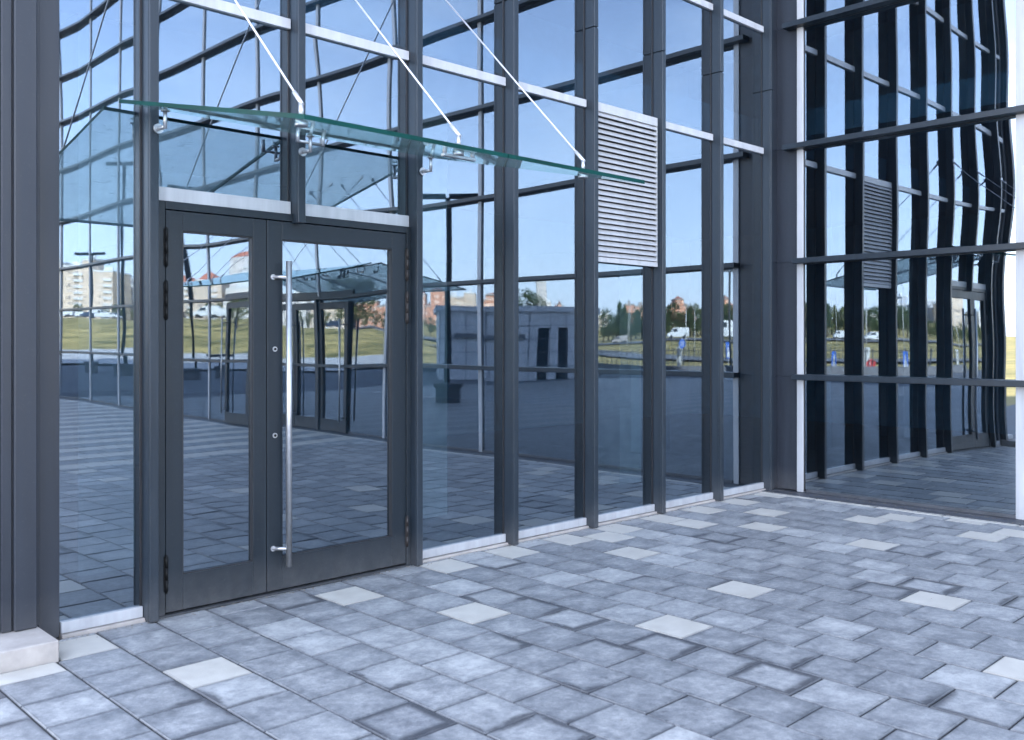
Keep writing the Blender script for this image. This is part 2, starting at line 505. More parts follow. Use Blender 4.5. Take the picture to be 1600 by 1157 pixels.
# ---- the double door ------------------------------------------------
DX0, DX1, SPLIT = 2.385, FX[2] - .002, 3.117
DR = empty('entrance_door', (DX0 - XB, 0, 0), parent=BLD)
DR['label'] = 'grey aluminium glazed double door below the glass canopy'
bm = bmesh.new()
yF, yB = -.045, .03
bx(bm, FX[0] + FW, 2.432, yB, yF - .004, .006, 2.517, .002)
bx(bm, 4.268, FX[2], yB, yF - .004, .006, 2.517, .002)
bx(bm, 2.4325, 4.2675, yB, yF - .004, 2.468, 2.517, .002)
bx(bm, FX[0] + FW + .002, FX[2] - .002, .2, -.07, -.05, .012, .002)   # threshold
build('door_frame', bm, M['door'], DR)
def leaf(x0, x1, gx0, gx1, gz0, gz1, pt):
    bm = bmesh.new()
    zb, zt = .022, 2.462
    y0, y1 = .02, yF
    bx(bm, x0, gx0, y0, y1, zb, zt, .002)
    bx(bm, gx1, x1, y0, y1, zb, zt, .002)
    bx(bm, gx0 + .0005, gx1 - .0005, y0, y1, gz1, zt, .002)
    bx(bm, gx0 + .0005, gx1 - .0005, y0, y1, zb, gz0, .002)
    # black glazing gasket
    for b in ((gx0, gx0 + .007, gz0, gz1), (gx1 - .007, gx1, gz0, gz1), (gx0 + .008, gx1 - .008, gz0, gz0 + .007), (gx0 + .008, gx1 - .008, gz1 - .007, gz1)):
        bx(bm, b[0], b[1], -.012, yF + .006, b[2], b[3], 0, 1)
    o = build('door_leaf', bm, [M['door'], M['black']], DR)
    return o
def child_fix(o, leafo):
    return o
L1 = leaf(2.437, SPLIT - .003, 2.544, 3.018, .235, 2.343, DR)
L2 = leaf(SPLIT + .003, 4.262, 3.229, 4.135, .235, 2.343, DR)
OFF = Matrix.Translation((-DX0, 0, 0))
def sub(name, bm, mat, par):
    me = bpy.data.meshes.new(name); bm.normal_update(); bm.to_mesh(me); bm.free(); me.transform(OFF)
    return _link(name, me, mat, par)
for (a, b, sd, am) in ((2.544, 3.018, 301, 1.1), (3.229, 4.135, 302, 1.5)):
    bm = bmesh.new()
    pane('x', (a + .002, -.018, 0), (1, 0, 0), b - a - .004, .237, 2.341, (0, -1, 0), None, None, am, sd, bm_in=bm)
    sub('door_glass', bm, M['doorglass'], DR)
# hinges
for hx, mt in ((2.4345, 'hinge'), (4.265, 'brass')):
    for (z0, z1) in ((2.12, 2.35), (1.80, 2.03), (.15, .37)):
        bm = bmesh.new()
        hl = (z1 - z0) / 3
        for q in range(3):
            tube(bm, (hx, yF - .014, z0 + hl * q + .002), (hx, yF - .014, z0 + hl * (q + 1) - .002), .0095, n=12)
        bx(bm, hx - .013, hx + .013, yF - .0045, yF - .012, z0 + .003, z1 - .003, .001)
        tube(bm, (hx, yF - .014, z0 - .006), (hx, yF - .014, z1 + .006), .006, n=8)
        sub('hinge', bm, M[mt], DR)
# pull handle
bm = bmesh.new()
hx, hy = 3.161, -.120
hb = 3.236
tube(bm, (hb, hy, .182), (hb, hy, 2.194), .0195, n=24)
for z in (.30, 2.09):
    tube(bm, (hx, yF, z), (hb - .005, hy + .003, z), .0125, n=16)
    tube(bm, (hx, yF, z), (hx, yF - .008, z), .018, n=16)
sub('pull_handle', bm, M['steel'], DR)
for z in (1.045, 1.615):
    bm = bmesh.new()
    tube(bm, (3.174, yF, z), (3.174, yF - .007, z), .0165, n=20)
    tube(bm, (3.174, yF - .007, z), (3.174, yF - .010, z), .009, n=12, mi=1)
    sub('lock_cylinder', bm, [M['steel'], M['hinge']], DR)

# ---- canopy -----------------------------------------------------------
CX0, CX1 = 2.13, 4.47
CYI, CYO = -.115, -2.10
def cz(y): return 3.045 + (y + .1) * .218
def make_canopy(parent, T):
    """T maps canopy-local (x along the front, y away from it, z) into building space"""
    def add(name, bm, mat):
        me = bpy.data.meshes.new(name); bm.normal_update(); bm.to_mesh(me); bm.free()
        me.transform(T)
        return _link(name, me, mat, parent)
    th = .022
    xm = FX[1] + FW / 2
    for x0, x1 in ((CX0, xm - .006), (xm + .006, CX1)):
        bm = bmesh.new()
        vs = []
        for (x, y) in ((x0, CYI), (x1, CYI), (x1, CYO), (x0, CYO)):
            vs.append((bm.verts.new((x, y, cz(y))), bm.verts.new((x, y, cz(y) + th))))
        bm.faces.new([v[0] for v in vs]); bm.faces.new([v[1] for v in vs][::-1])
        for i in range(4):
            a, b = vs[i], vs[(i + 1) % 4]
            f = bm.faces.new((a[0], a[1], b[1], b[0])); f.material_index = 1
        add('canopy_glass', bm, [M['canopy'], M['edge']])
    for k in range(3):
        x = FX[k] + FW / 2 + (.02 if k != 1 else 0)
        # bracket: disc on the fin nose, arm and clamp under the inner edge
        bm = bmesh.new()
        yb = -FP - .001; zb = cz(CYI) - .115
        tube(bm, (x, yb, zb), (x, yb - .012, zb), .029, n=24)
        tube(bm, (x, yb - .012, zb), (x, yb - .10, zb - .005), .0125, n=14)
        tube(bm, (x, yb - .10, zb - .014), (x, yb - .10, cz(yb - .10) - .004), .0115, n=14)
        zc = cz(yb - .10)
        if k == 1:
            tube(bm, (x - .10, yb - .10, zc - .045), (x + .10, yb - .10, zc - .045), .009, n=10)
            for s in (-.095, .095):
                tube(bm, (x + s, yb - .10, zc - .055), (x + s, yb - .10, zc + .030), .013, n=12)
        tube(bm, (x, yb - .10, zc - .006), (x, yb - .10, zc - .001), .026, n=18)
        tube(bm, (x, yb - .10, zc + .0225), (x, yb - .10, zc + .026), .024, n=18)
        add('wall_bracket', bm, M['steel'])
        # outer fitting
        yo = -1.71; zo = cz(yo)
        bm = bmesh.new()
        tube(bm, (x, yo, zo - .016), (x, yo, zo - .001), .03, n=18)
        tube(bm, (x, yo, zo + .0225), (x, yo, zo + .027), .026, n=18)
        tube(bm, (x, yo, zo + .027), (x, yo, zo + .095), .012, n=12)
        if k == 1:
            bx(bm, x - .115, x + .115, yo - .014, yo + .014, zo - .034, zo - .018, .002)
            for s in (-.10, .10):
                tube(bm, (x + s, yo, zo - .030), (x + s, yo, zo + .045), .012, n=12)
                tube(bm, (x + s, yo, zo + .0225), (x + s, yo, zo + .027), .022, n=14)
        add('glass_clamp', bm, M['steel'])
        bm = bmesh.new()
        z0 = zo + .095
        p0 = Vector((x, yo, z0)); p1 = Vector((x, -FP + .005, z0 + (1.71 - FP) * 1.02))
        d = (p1 - p0).normalized()
        tube(bm, p0 - d * .012, p0 + d * .09, .0105, n=12)
        tube(bm, p0 + d * .06, p1 - d * .02, .0056, n=12)
        tube(bm, p1 - d * .12, p1, .0125, n=12)
        tube(bm, p1 - Vector((0, .02, 0)), p1 + Vector((0, .004, 0)), .035, n=16)
        add('tension_rod', bm, M['rod'])
CAN = empty('entrance_canopy', (0, 0, 0), parent=BLD)
CAN['label'] = 'sloping green tinted glass canopy hung on three steel rods'
make_canopy(CAN, BLD_INV)

# ---- left clad column and plinth --------------------------------------
bm = bmesh.new()
bx(bm, 1.725, 1.838, .03, -.014, 0, ROOF - .3, .003)
bx(bm, 1.704, 1.718, .03, -.060, .106, ROOF - .3, .003)
for a, b in ((.106, 4.465), (4.473, ROOF - .3)):
    bx(bm, 1.578, 1.694, .03, -.107, a, b, .006)
    bx(bm, 1.520, 1.572, .03, -.085, a, b, .004)
bx(bm, 1.53, 1.69, .02, -.075, .106, ROOF - .35, 0, 1)
bx(bm, 1.700, 1.722, .01, -.03, .106, ROOF - .36, 0, 1)
bx(bm, 1.470, 1.512, .03, -.060, .106, ROOF - .3, .003)
bx(bm, A_END, 1.463, .03, -.030, .106, ROOF - .3, .003)
CP = build('corner_column', bm, [M['frame_warm'], M['black']], BLD)
bm = bmesh.new()
bx(bm, A_END - .25, 1.708, .35, -.405, -.05, .104, .006)
build('plinth', bm, M['plinth'], BLD)
box_obj('sill', (A_END - .22, A_END + .05, .02, -.075, .107, .17), M['white'], BLD, .002)
# end wall of the entrance wing
box_obj('end_wall', (A_END - .02, A_END + .04, .032, 25, 0, ROOF - .2), M['frame_warm'], BLD)

# ---- internal corner ---------------------------------------------------
BM0 = -.366                     # first white mullion of the side wing
BPITCH = 2.225
BMUL = [BM0 - BPITCH * k for k in range(12)]
bev_lv = [1.275, 2.545, 3.805, 5.145, 6.49, 7.84, 9.19, 10.54]
bm = bmesh.new()
cuts = [.02] + bev_lv[:5] + [12, ROOF - .3]
for a, b in zip(cuts[:-1], cuts[1:]):
    bx(bm, XB + .06, XB - .006, -FP - .0, BM0 + .002, a + .002, b - .002, .002)
    bx(bm, FX[7] + FW + .004, XB + .02, .03, -FP + .01, a + .002, b - .002, .002)
bx(bm, XB + .05, XB - .001, -.02, BM0 + .006, .02, ROOF - .35)
build('corner_panel', bm, M['frame_warm'], BLD)

# ---- side wing (plane x = XB, running towards -y) ----------------------
BEND = BMUL[-1]
for k, y in enumerate(BMUL):
    bm = bmesh.new()
    bx(bm, XB + .05, XB - .026, y - .001, y - .074, .012, ROOF - .3, .002)
    bx(bm, XB + .02, XB - .008, y - .0745, y - .084, .02, ROOF - .35, 0, 1)
    build('mullion', bm, [M['white'], M['black']], BLD)
for i, z in enumerate(bev_lv):
    y0 = -.245 if i in (2, 3) else BM0 + .004
    bm = bmesh.new()
    bx(bm, XB + .02, XB - .13, y0, BEND - .1, z - .029, z + .029, .003)
    bx(bm, XB + .02, XB - .020, y0 - .004, BEND - .09, z - .037, z - .0295, 0)
    build('beam', bm, M['frame'], BLD)
def edge_roll(u, z):      # the first bay bends where it meets the second mullion
    t = max(0, u - 1.2)
    t2 = max(0, u - 1.8)
    rip = .0024 * math.sin(2.1 * z + 1.0) * max(0, u - .85) ** 2 / 2 + .0012 * math.sin(4.7 * z) * max(0, u - .6) ** 2 / 2
    return rip - .0023 * t * t - .006 * t2 * t2
B_LEV = [.045] + bev_lv + [ROOF - .4]
for k in range(len(BMUL) - 1):
    y1 = BMUL[k] - .075; y0 = BMUL[k + 1]
    for li in range(len(B_LEV) - 1):
        sd = 500 + k * 20 + li
        ar = ((XB, y1 + .005, 0), (0, -1, 0), y1 - y0 + .01, B_LEV[li] + .0, B_LEV[li + 1], (-1, 0, 0))
        am = .75 if k == 0 else .9
        if k < 2 and li < 5:
            pane('window_pane', *ar[:3], ar[3], ar[4], ar[5], BLD, M['glass'], am, sd, extra=edge_roll if k == 0 else None)
        else:
            pane('x', *ar[:3], ar[3], ar[4], ar[5], None, None, am, sd, bm_in=up)
tag(build('upper_glazing', up, M['glass'], BLD), kind='stuff')
bm = bmesh.new()
bx(bm, XB + .06, XB - .10, -.05, BEND - .1, -.05, .010, .002)
bx(bm, XB + .03, XB - .015, BM0 - .1, BEND - .1, .011, .045, .002)
build('base_rail', bm, M['ledge'], BLD)
bm = bmesh.new()
bx(bm, XB - .101, XB - .235, -.053, BEND - .1, -.05, .006, .002)
build('base_ledge', bm, M['ledge'], BLD)

# side wing entrance seen in the reflections
SD = empty('side_entrance', (0, 0, 0), parent=BLD)
SD['label'] = 'second glazed entrance further along the side wing'
def addw(name, bm, mat, par):
    me = bpy.data.meshes.new(name); bm.normal_update(); bm.to_mesh(me); bm.free(); me.transform(BLD_INV)
    return _link(name, me, mat, par)
bm = bmesh.new()
ytop, ybot = -8.15, -12.85
bx(bm, XB + .02, XB - .022, ytop, ybot, 2.585, 2.66, .002)
for y in (-9.33, -11.55): bx(bm, XB + .02, XB - .10, y + .04, y - .04, .0, 2.52, .002)
addw('portal_frame', bm, M['frame'], SD)
for (ya, yb_) in ((-8.22, -9.28), (-9.38, -10.43), (-10.45, -11.50), (-11.60, -12.70)):
    bm = bmesh.new()
    fx0, fx1 = XB - .004, XB - .06
    bx(bm, fx0, fx1, ya, ya - .11, .02, 2.46, .002); bx(bm, fx0, fx1, yb_, yb_ + .11, .02, 2.46, .002)
    bx(bm, fx0, fx1, ya - .1105, yb_ + .1105, .02, .24, .002); bx(bm, fx0, fx1, ya - .1105, yb_ + .1105, 2.34, 2.46, .002)
    addw('door_leaf', bm, M['door'], SD)
    bm = bmesh.new()
    pane('x', (XB - .02, ya - .11, 0), (0, -1, 0), abs(yb_ - ya) - .22, .24, 2.34, (-1, 0, 0), None, None, .9, int(-ya * 100), bm_in=bm)
    addw('door_glass', bm, M['doorglass'], SD)
    hy_ = {-8.22: -8.28, -9.38: -10.37, -10.45: -10.52, -11.60: -12.64}[ya]
    bm = bmesh.new()
    tube(bm, (XB - .2, hy_, .22), (XB - .2, hy_, 2.15), .018)
    for z in (.3, 2.05): tube(bm, (XB - .06, hy_, z), (XB - .2, hy_, z), .011)
    addw('pull_handle', bm, M['steel'], SD)
C2 = empty('side_canopy', (0, 0, 0), parent=BLD)
# local canopy rotated on to the side wing, and stretched by a second set of panels
T2 = BLD_INV @ Matrix.Translation((XB, -8.75, 0)) @ Matrix.Rotation(R(-90), 4, 'Z') @ Matrix.Translation((-FX[1] - FW / 2, 0, 0)) 
make_canopy(C2, T2)
T3 = BLD_INV @ Matrix.Translation((XB, -11.10, 0)) @ Matrix.Rotation(R(-90), 4, 'Z') @ Matrix.Translation((-FX[1] - FW / 2, 0, 0))
make_canopy(C2, T3)
C2['label'] = 'glass canopy over the second entrance on the side wing'

# ---- interior and the closed back of the building ----------------------
bm = bmesh.new()
bx(bm, A_END + .05, 38, .26, 24.9, -.05, .004)
bx(bm, XB + .08, 38, BEND - .05, .25, -.05, .003)
build('interior_floor', bm, M['infloor'], BLD)
bm = bmesh.new()
bx(bm, A_END + .05, 17.9, 7.0, 7.2, .005, ROOF - .4)
bx(bm, 18.0, 18.2, BEND - .02, 24.8, .005, ROOF - .4)
for z in (4.0, 7.9, 12, 16):
    bx(bm, A_END + .05, 17.99, .35, 6.99, z, z + .3)
    bx(bm, XB + .35, 17.99, BEND, .34, z, z + .3)
build('interior_wall', bm, M['inwall'], BLD)
for x, y in ((2.6, 1.5), (5.6, 1.5), (8.6, 1.5), (11.2, -3.0), (11.2, -9), (11.2, -15)):
    box_obj('interior_column', (x - .2, x + .2, y - .2, y + .2, .005, 3.99), M['whitepaint'], BLD)
bm = bmesh.new()
bx(bm, A_END - .05, 38.2, .0 - .03, 25.1, ROOF - .25, ROOF)
bx(bm, XB - .06, 38.2, BEND - .1, -.031, ROOF - .25, ROOF)
build('roof', bm, M['frame_warm'], BLD)
bm = bmesh.new()
bx(bm, A_END + .05, 38, 24.95, 25.05, .005, ROOF - .26)
bx(bm, 38.01, 38.2, BEND - .09, 25.05, .005, ROOF - .26)
bx(bm, XB + .08, 38, BEND - .09, BEND - .04, .005, ROOF - .26)
build('rear_wall', bm, M['clad'], BLD)

# ================================================================== PAVING
LIGHT = [(147, 1010), (339, 1051), (61, 1048), (560, 929.5), (699, 882), (803, 862), (894, 840), (955, 837), (987, 864), (1046, 808),
         (739, 958), (1048, 980), (979, 825), (1188, 821), (1200, 799), (1080, 816), (1107, 793), (1202, 776), (1170, 783), (1347, 810), (1411, 806),
         (1357, 849.5), (1502, 811), (1526, 835), (1576, 830), (1149, 921), (1441, 934.5), (1590, 1044)]
def ground(px, py):
    Z = F * H / (py - 533.5); t = math.atan((px - 800) / F); d = Z / math.cos(t); th = t + R(YAW)
    return d * math.sin(th), -D + d * math.cos(th)
TW, TL, TX0 = .33, .34, 3.67
lit = set()
for p in LIGHT:
    x, y = ground(*p)
    c = math.floor((x - TX0) / TW)
    r = round((-y - (.255 if c % 2 == 0 else .085)) / TL)
    lit.add((c, r))
def paving():
    bm = bmesh.new()
    uvl = bm.loops.layers.uv.new('UVMap')
    cl = bm.loops.layers.color.new('tile')
    rnd = random.Random(3)
    XR, YT = [9.122], -.0535
    def tile(x0, x1, y0, y1, light):
        g = .0046
        x0 = max(x0, -18); x1 = min(x1, XR[0]); y1 = min(y1, YT); y0 = max(y0, -25)
        if x1 < 1.715 and y1 > -.41 and x1 > A_END - .26: y1 = -.408
        if x0 < 1.715 and x1 > 1.715 and y1 > -.41:
            x0 = 1.712
        if x1 - x0 < .03 or x0 < 9.0 and x1 - x0 < .05 or y1 - y0 < .03: return
        if y1 > -.06 and x0 > FX[0] + FW and x1 < FX[2]: y1 = min(y1, -.073)
        x0 += g; x1 -= g; y0 += g; y1 -= g
        ch = .0045; dz = rnd.uniform(-.0012, .0012); tx = rnd.uniform(-.0012, .0012); ty = rnd.uniform(-.0012, .0012)
        def P(x, y, z): return bm.verts.new((x, y, z + dz + tx * (x - x0) / (x1 - x0) + ty * (y - y0) / (y1 - y0)))
        o = [P(x0, y0, -.006), P(x1, y0, -.006), P(x1, y1, -.006), P(x0, y1, -.006)]
        b_ = [P(x0, y0, -.03), P(x1, y0, -.03), P(x1, y1, -.03), P(x0, y1, -.03)]
        i_ = [P(x0 + ch, y0 + ch, 0), P(x1 - ch, y0 + ch, 0), P(x1 - ch, y1 - ch, 0), P(x0 + ch, y1 - ch, 0)]
        col = (rnd.random() * (1 if y1 > -7.38 else .05), 1.0 if light else 0.0, rnd.random() ** 2.2, 1)
        if light: col = (col[0], 1, col[2] * .35, 1)
        for f, fl in ((bm.faces.new(i_), True), *[(bm.faces.new((o[k], o[(k + 1) % 4], i_[(k + 1) % 4], i_[k])), False) for k in range(4)],
                      *[(bm.faces.new((b_[k], b_[(k + 1) % 4], o[(k + 1) % 4], o[k])), False) for k in range(4)]):
            for lp in f.loops:
                lp[cl] = col
                v = lp.vert.co
                lp[uvl].uv = ((v.x - x0) / (x1 - x0), (v.y - y0) / (y1 - y0))
    for c in range(-66, 19):
        cx0 = TX0 + c * TW
        ph = .255 if c % 2 == 0 else .085
        for r in range(-1, 24):
            yc = -(ph + r * TL)
            y0, y1 = yc - TL / 2, yc + TL / 2
            if y0 < -7.4 or y1 <= -7.4 and False:
                y0 = max(y0, -7.4)
            if y1 <= -7.37: continue
            y1 = min(y1, -.003)
            if y1 - y0 < .03: continue
            far = cx0 < -1.5 or y1 < -5.4
            l = (c, r) in lit or (far and rnd.random() < .05)
            tile(cx0, cx0 + TW, y0, y1, l)
    XR[0] = XB - .238
    for r in range(38):
        tile(9.124, 9.5, -.06 - (r + 1) * .66, -.06 - r * .66, True)
    XR[0] = 9.122
    for r in range(0, 30):
        y1 = -7.4 - r * .5; y0 = y1 - .5
        off = (r % 2) * .17
        for c in range(-66, 20):
            x0 = TX0 + c * .34 + off
            tile(x0, x0 + .34, y0, y1, r % 2 == 0)
    me = bpy.data.meshes.new('paved_plaza'); bm.to_mesh(me); bm.free()
    return _link('paved_plaza', me, M['paver'])
tag(paving(), kind='structure')
bm = bmesh.new(); bx(bm, -18.05, XB - .2, -22.55, -.03, -.07, -.0085)
tag(build('paving_bed', bm, M['joint']), kind='structure')

# wind-blown grit and bits of mortar caught along the foot of the glass
rd = random.Random(21)
bm = bmesh.new()
def crumb(x, y, z, s):
    t = bmesh.new(); bmesh.ops.create_icosphere(t, subdivisions=1, radius=s)
    sx, sy, sz = rd.uniform(.6, 1.8), rd.uniform(.6, 1.8), rd.uniform(.3, .8)
    for v in t.verts: v.co = Vector((x + v.co.x * sx * rd.uniform(.7, 1.2), y + v.co.y * sy, z + v.co.z * sz))
    merge(bm, t)
for i in range(560):
    x = rd.uniform(1.75, 9.2)
    if FX[0] + .1 < x < FX[2]: y = -.074 - abs(rd.gauss(0, .03))
    else: y = -.062 - abs(rd.gauss(0, .035))
    crumb(x, y, .002, rd.uniform(.0012, .0045))
for i in range(420):
    y = rd.uniform(-5, -.1)
    crumb(XB - rd.choice([.09, .11, .245]) - abs(rd.gauss(0, .03)) * rd.choice([-.3, 1]), y, .012 if rd.random() < .5 else .006, rd.uniform(.0012, .005))
for i in range(90):
    crumb(rd.uniform(2, 9), rd.uniform(-4, -.2), .002, rd.uniform(.001, .0035))
gr = build('grit', bm, simple('grit', (.20, .17, .14), .95, 0, .5, 50))
tag(gr, 'scattered grit and mortar crumbs along the foot of the glass', 'grit', kind='stuff')

# ================================================================== THE LAND IN FRONT OF THE BUILDING
# everything the mirror glass shows lies behind the viewer; V() walks out from the mirrored viewpoint
RX = (math.cos(R(YAW)), -math.sin(R(YAW))); FWD = (math.sin(R(YAW)), math.cos(R(YAW)))
def V(px, Z):
    L_ = (px - 800) / F * Z
    x = FWD[0] * Z + RX[0] * L_; y = -D + FWD[1] * Z + RX[1] * L_
    return 2 * XB - x, -y
def inv(x, y):
    xv, yv = 2 * XB - x, -y + D
    return xv * RX[0] + yv * RX[1], xv * FWD[0] + yv * FWD[1]
def lerp_tab(t, tab):
    if t <= tab[0][0]: return tab[0][1]
    for (a, va), (b, vb) in zip(tab[:-1], tab[1:]):
        if t <= b:
            k = (t - a) / (b - a); k = k * k * (3 - 2 * k) if False else k
            return va + (vb - va) * k
    return tab[-1][1]
T_R = [(56, 0), (90, .35), (150, 1.5), (250, 3.4), (400, 8), (700, 14), (1500, 25), (3000, 30)]
T_L = [(56, 0), (92, .45), (108, 2.3), (130, 4.2), (180, 5.9), (400, 9.5), (700, 15), (1500, 25), (3000, 30)]
def hgt(x, y):
    L_, Z = inv(x, y)
    if Z <= 56: return 0
    px = 800 + F * L_ / Z
    w = min(1, max(0, (690 - px) / 110)); w = w * w * (3 - 2 * w)
    return lerp_tab(Z, T_R) * (1 - w) + lerp_tab(Z, T_L) * w
def polar(name, pxs, Zs, dz, mat):
    bm = bmesh.new(); g = []
    for Z in Zs:
        row = []
        for px in pxs:
            x, y = V(px, Z); row.append(bm.verts.new((x, y, hgt(x, y) + dz)))
        g.append(row)
    for j in range(len(Zs) - 1):
        for i in range(len(pxs) - 1):
            f = bm.faces.new((g[j][i], g[j][i + 1], g[j + 1][i + 1], g[j + 1][i])); f.smooth = True
    bmesh.ops.recalc_face_normals(bm, faces=bm.faces)
    return build(name, bm, mat)
# ground: one sheet to the horizon
bm = bmesh.new()
cx, cy = 2 * XB, D
rings = [0, 30, 50] + [56 + 4 * i for i in range(24)] + [ 170, 200, 230, 260, 300, 350, 400, 500, 700, 1000, 1500, 2200, 3200]
NA = 480
prev = None
for r in rings:
    if r == 0:
        prev = [bm.verts.new((cx, cy, -.06))]; continue
    cur = []
    for i in range(NA):
        a = 2 * math.pi * i / NA
        x, y = cx + r * math.cos(a), cy + r * math.sin(a)
        cur.append(bm.verts.new((x, y, hgt(x, y) - .06)))
    for i in range(NA):
        j = (i + 1) % NA
        f = bm.faces.new((prev[0], cur[i], cur[j])) if len(prev) == 1 else bm.faces.new((prev[i], cur[i], cur[j], prev[j]))
        f.smooth = True
    prev = cur
tag(build('ground', bm, M['grass']), kind='structure')
# car park
bm = bmesh.new()
bx(bm, -60, XB - .2, -70, -22.56, -.12, -.016)
bx(bm, -60, -18.06, -22.555, 3, -.12, -.016)
bx(bm, -18.055, A_END - .3, -.02, 3, -.12, -.016)
bx(bm, XB - .195, 45, -70, BEND - .15, -.12, -.016)
# trim the car park at the far boundary
geom = list(bm.verts) + list(bm.edges) + list(bm.faces)
px_, py_ = V(800, 56)
bmesh.ops.bisect_plane(bm, geom=geom, plane_co=(px_, py_, 0), plane_no=(-FWD[0], -FWD[1], 0), clear_outer=True)
tag(build('car_park', bm, M['asphalt']), kind='structure')
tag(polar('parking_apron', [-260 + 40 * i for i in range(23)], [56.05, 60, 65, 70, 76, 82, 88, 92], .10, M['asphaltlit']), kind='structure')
def ribbon(name, pts, w, dz, mat):
    bm = bmesh.new(); prev = None
    P = []
    for (a, b) in zip(pts[:-1], pts[1:]):
        for k in range(8):
            t = k / 8; P.append((a[0] + (b[0] - a[0]) * t, a[1] + (b[1] - a[1]) * t))
    P.append(pts[-1])
    XY = [Vector((*V(*p), 0)) for p in P]
    for i, p in enumerate(XY):
        d = (XY[min(i + 1, len(XY) - 1)] - XY[max(i - 1, 0)]).normalized(); n_ = Vector((-d.y, d.x, 0))
        row = []
        for s in (-1, -.5, 0, .5, 1):
            q = p + n_ * w / 2 * s; row.append(bm.verts.new((q.x, q.y, hgt(q.x, q.y) + dz)))
        if prev:
            for k in range(4): bm.faces.new((prev[k], row[k], row[k + 1], prev[k + 1]))
        prev = row
    bmesh.ops.recalc_face_normals(bm, faces=bm.faces)
    return build(name, bm, mat)
tag(ribbon('highway', [(560, 158), (900, 150), (1200, 146), (1700, 140)], 13, .12, M['road']), kind='structure')
tag(ribbon('side_road', [(700, 122), (900, 104), (1000, 84), (1120, 76), (1350, 74), (1600, 74)], 7, .10, M['road']), kind='structure')
tag(ribbon('bank_road', [(-60, 186), (300, 190), (560, 175), (660, 160)], 9, .15, M['road']), kind='structure')

# parapet along the car park
def wall_line(p0, p1, th, h):
    a, b = Vector((*V(*p0), 0)), Vector((*V(*p1), 0)); d = (b - a).normalized(); n_ = Vector((-d.y, d.x, 0)) * th / 2
    bm = bmesh.new()
    q = [a - n_, b - n_, b + n_, a + n_]
    lo = [bm.verts.new((p.x, p.y, -.1)) for p in q]; hi = [bm.verts.new((p.x, p.y, h)) for p in q]
    bm.faces.new(lo[::-1]); bm.faces.new(hi)
    for i in range(4): bm.faces.new((lo[i], lo[(i + 1) % 4], hi[(i + 1) % 4], hi[i]))
    return bm
tag(build('parapet_wall', wall_line((640, 52), (1530, 50), .3, .42), M['concrete']), 'low dark concrete parapet at the far side of the car park', 'wall')
FE = empty('metal_fence', (*V(1200, 54), 0))
tag(FE, 'thin metal railing fence beyond the car park parapet', 'fence')
FEI = Matrix.Translation((-FE.location.x, -FE.location.y, 0))
for i in range(64):
    px = 905 + i * 10
    x, y = V(px, 54)
    bm = bmesh.new(); tube(bm, (x, y, -.06), (x, y, 1.25), .03, n=6)
    me = bpy.data.meshes.new('post'); bm.to_mesh(me); bm.free(); me.transform(FEI)
    _link('post', me, M['darkpole'], FE)
bm = bmesh.new()
for z in (.15, 1.1):
    a, b = V(905, 54), V(1535, 54); tube(bm, (*a, z), (*b, z), .02, n=6)
me = bpy.data.meshes.new('fence_rail'); bm.to_mesh(me); bm.free(); me.transform(FEI); _link('fence_rail', me, M['darkpole'], FE)

# small clad pavilion in the car park
PV = empty('clad_pavilion', (*V(690, 44), 0), rz=0)
tag(PV, 'low grey panel clad pavilion with two dark window slots', 'building')
a = Vector((*V(692, 42), 0)); b = Vector((*V(915, 42.6), 0))
ex = (b - a).normalized(); ang = math.atan2(ex.y, ex.x)
PV.location = a; PV.rotation_euler = (0, 0, ang)
Lp = (b - a).length
bm = bmesh.new()
hh = 3.0
# the long side facing us is at local y=0; find which side we look from
def slab(x0, x1, z0, z1, y0=0, y1=-6, g=.008): bx(bm, x0, x1, y0, y1, z0, z1)
side = 1 if (Matrix.Rotation(-ang, 3, 'Z') @ (Vector((2 * XB, D, 0)) - a)).y > 0 else -1
w1, w2 = Lp * .64, Lp * .81
wins = [(w1, w1 + .55), (w2, w2 + .55)]
xs = [0, w1, w1 + .55, w2, w2 + .55, Lp]
for i in range(5):
    x0, x1 = xs[i], xs[i + 1]
    if i % 2 == 0: bx(bm, x0, x1, 0, -.3 * side, -.05, hh)
    else: bx(bm, x0 + .001, x1 - .001, 0, -.3 * side, 2.25, hh - .001)
bx(bm, 0, .3, -.31 * side, -7 * side, -.05, hh); bx(bm, Lp - .3, Lp, -.31 * side, -7 * side, -.05, hh)
bx(bm, .31, Lp - .31, -6.7 * side, -7 * side, -.05, hh)
_link('wall', (lambda me: (bm.to_mesh(me), me)[1])(bpy.data.meshes.new('wall')), M['clad'], PV); bm.free()
bm = bmesh.new()
x = 0
while x < Lp:
    bx(bm, x, x + .03, .002 * side, .012 * side, .0, hh); x += .95
for z in (.55, 1.15, 1.75, 2.35): bx(bm, .021, Lp, .002 * side, .010 * side, z, z + .03)
bx(bm, Lp * .08, Lp * .56, .013 * side, .12 * side, 1.80, 2.00)
_link('panel_joint', (lambda me: (bm.to_mesh(me), me)[1])(bpy.data.meshes.new('panel_joint')), M['joint2'], PV); bm.free()
for a0, b0 in wins:
    bm = bmesh.new(); bx(bm, a0 + .002, b0 - .002, -.12 * side, -.16 * side, 0, 2.248)
    me = bpy.data.meshes.new('window'); bm.to_mesh(me); bm.free(); _link('window', me, M['carglass'], PV)
bm = bmesh.new(); bx(bm, -.12, Lp + .12, .14 * side, -7.1 * side, hh + .001, hh + .24)
me = bpy.data.meshes.new('roof'); bm.to_mesh(me); bm.free(); _link('roof', me, M['clad'], PV)

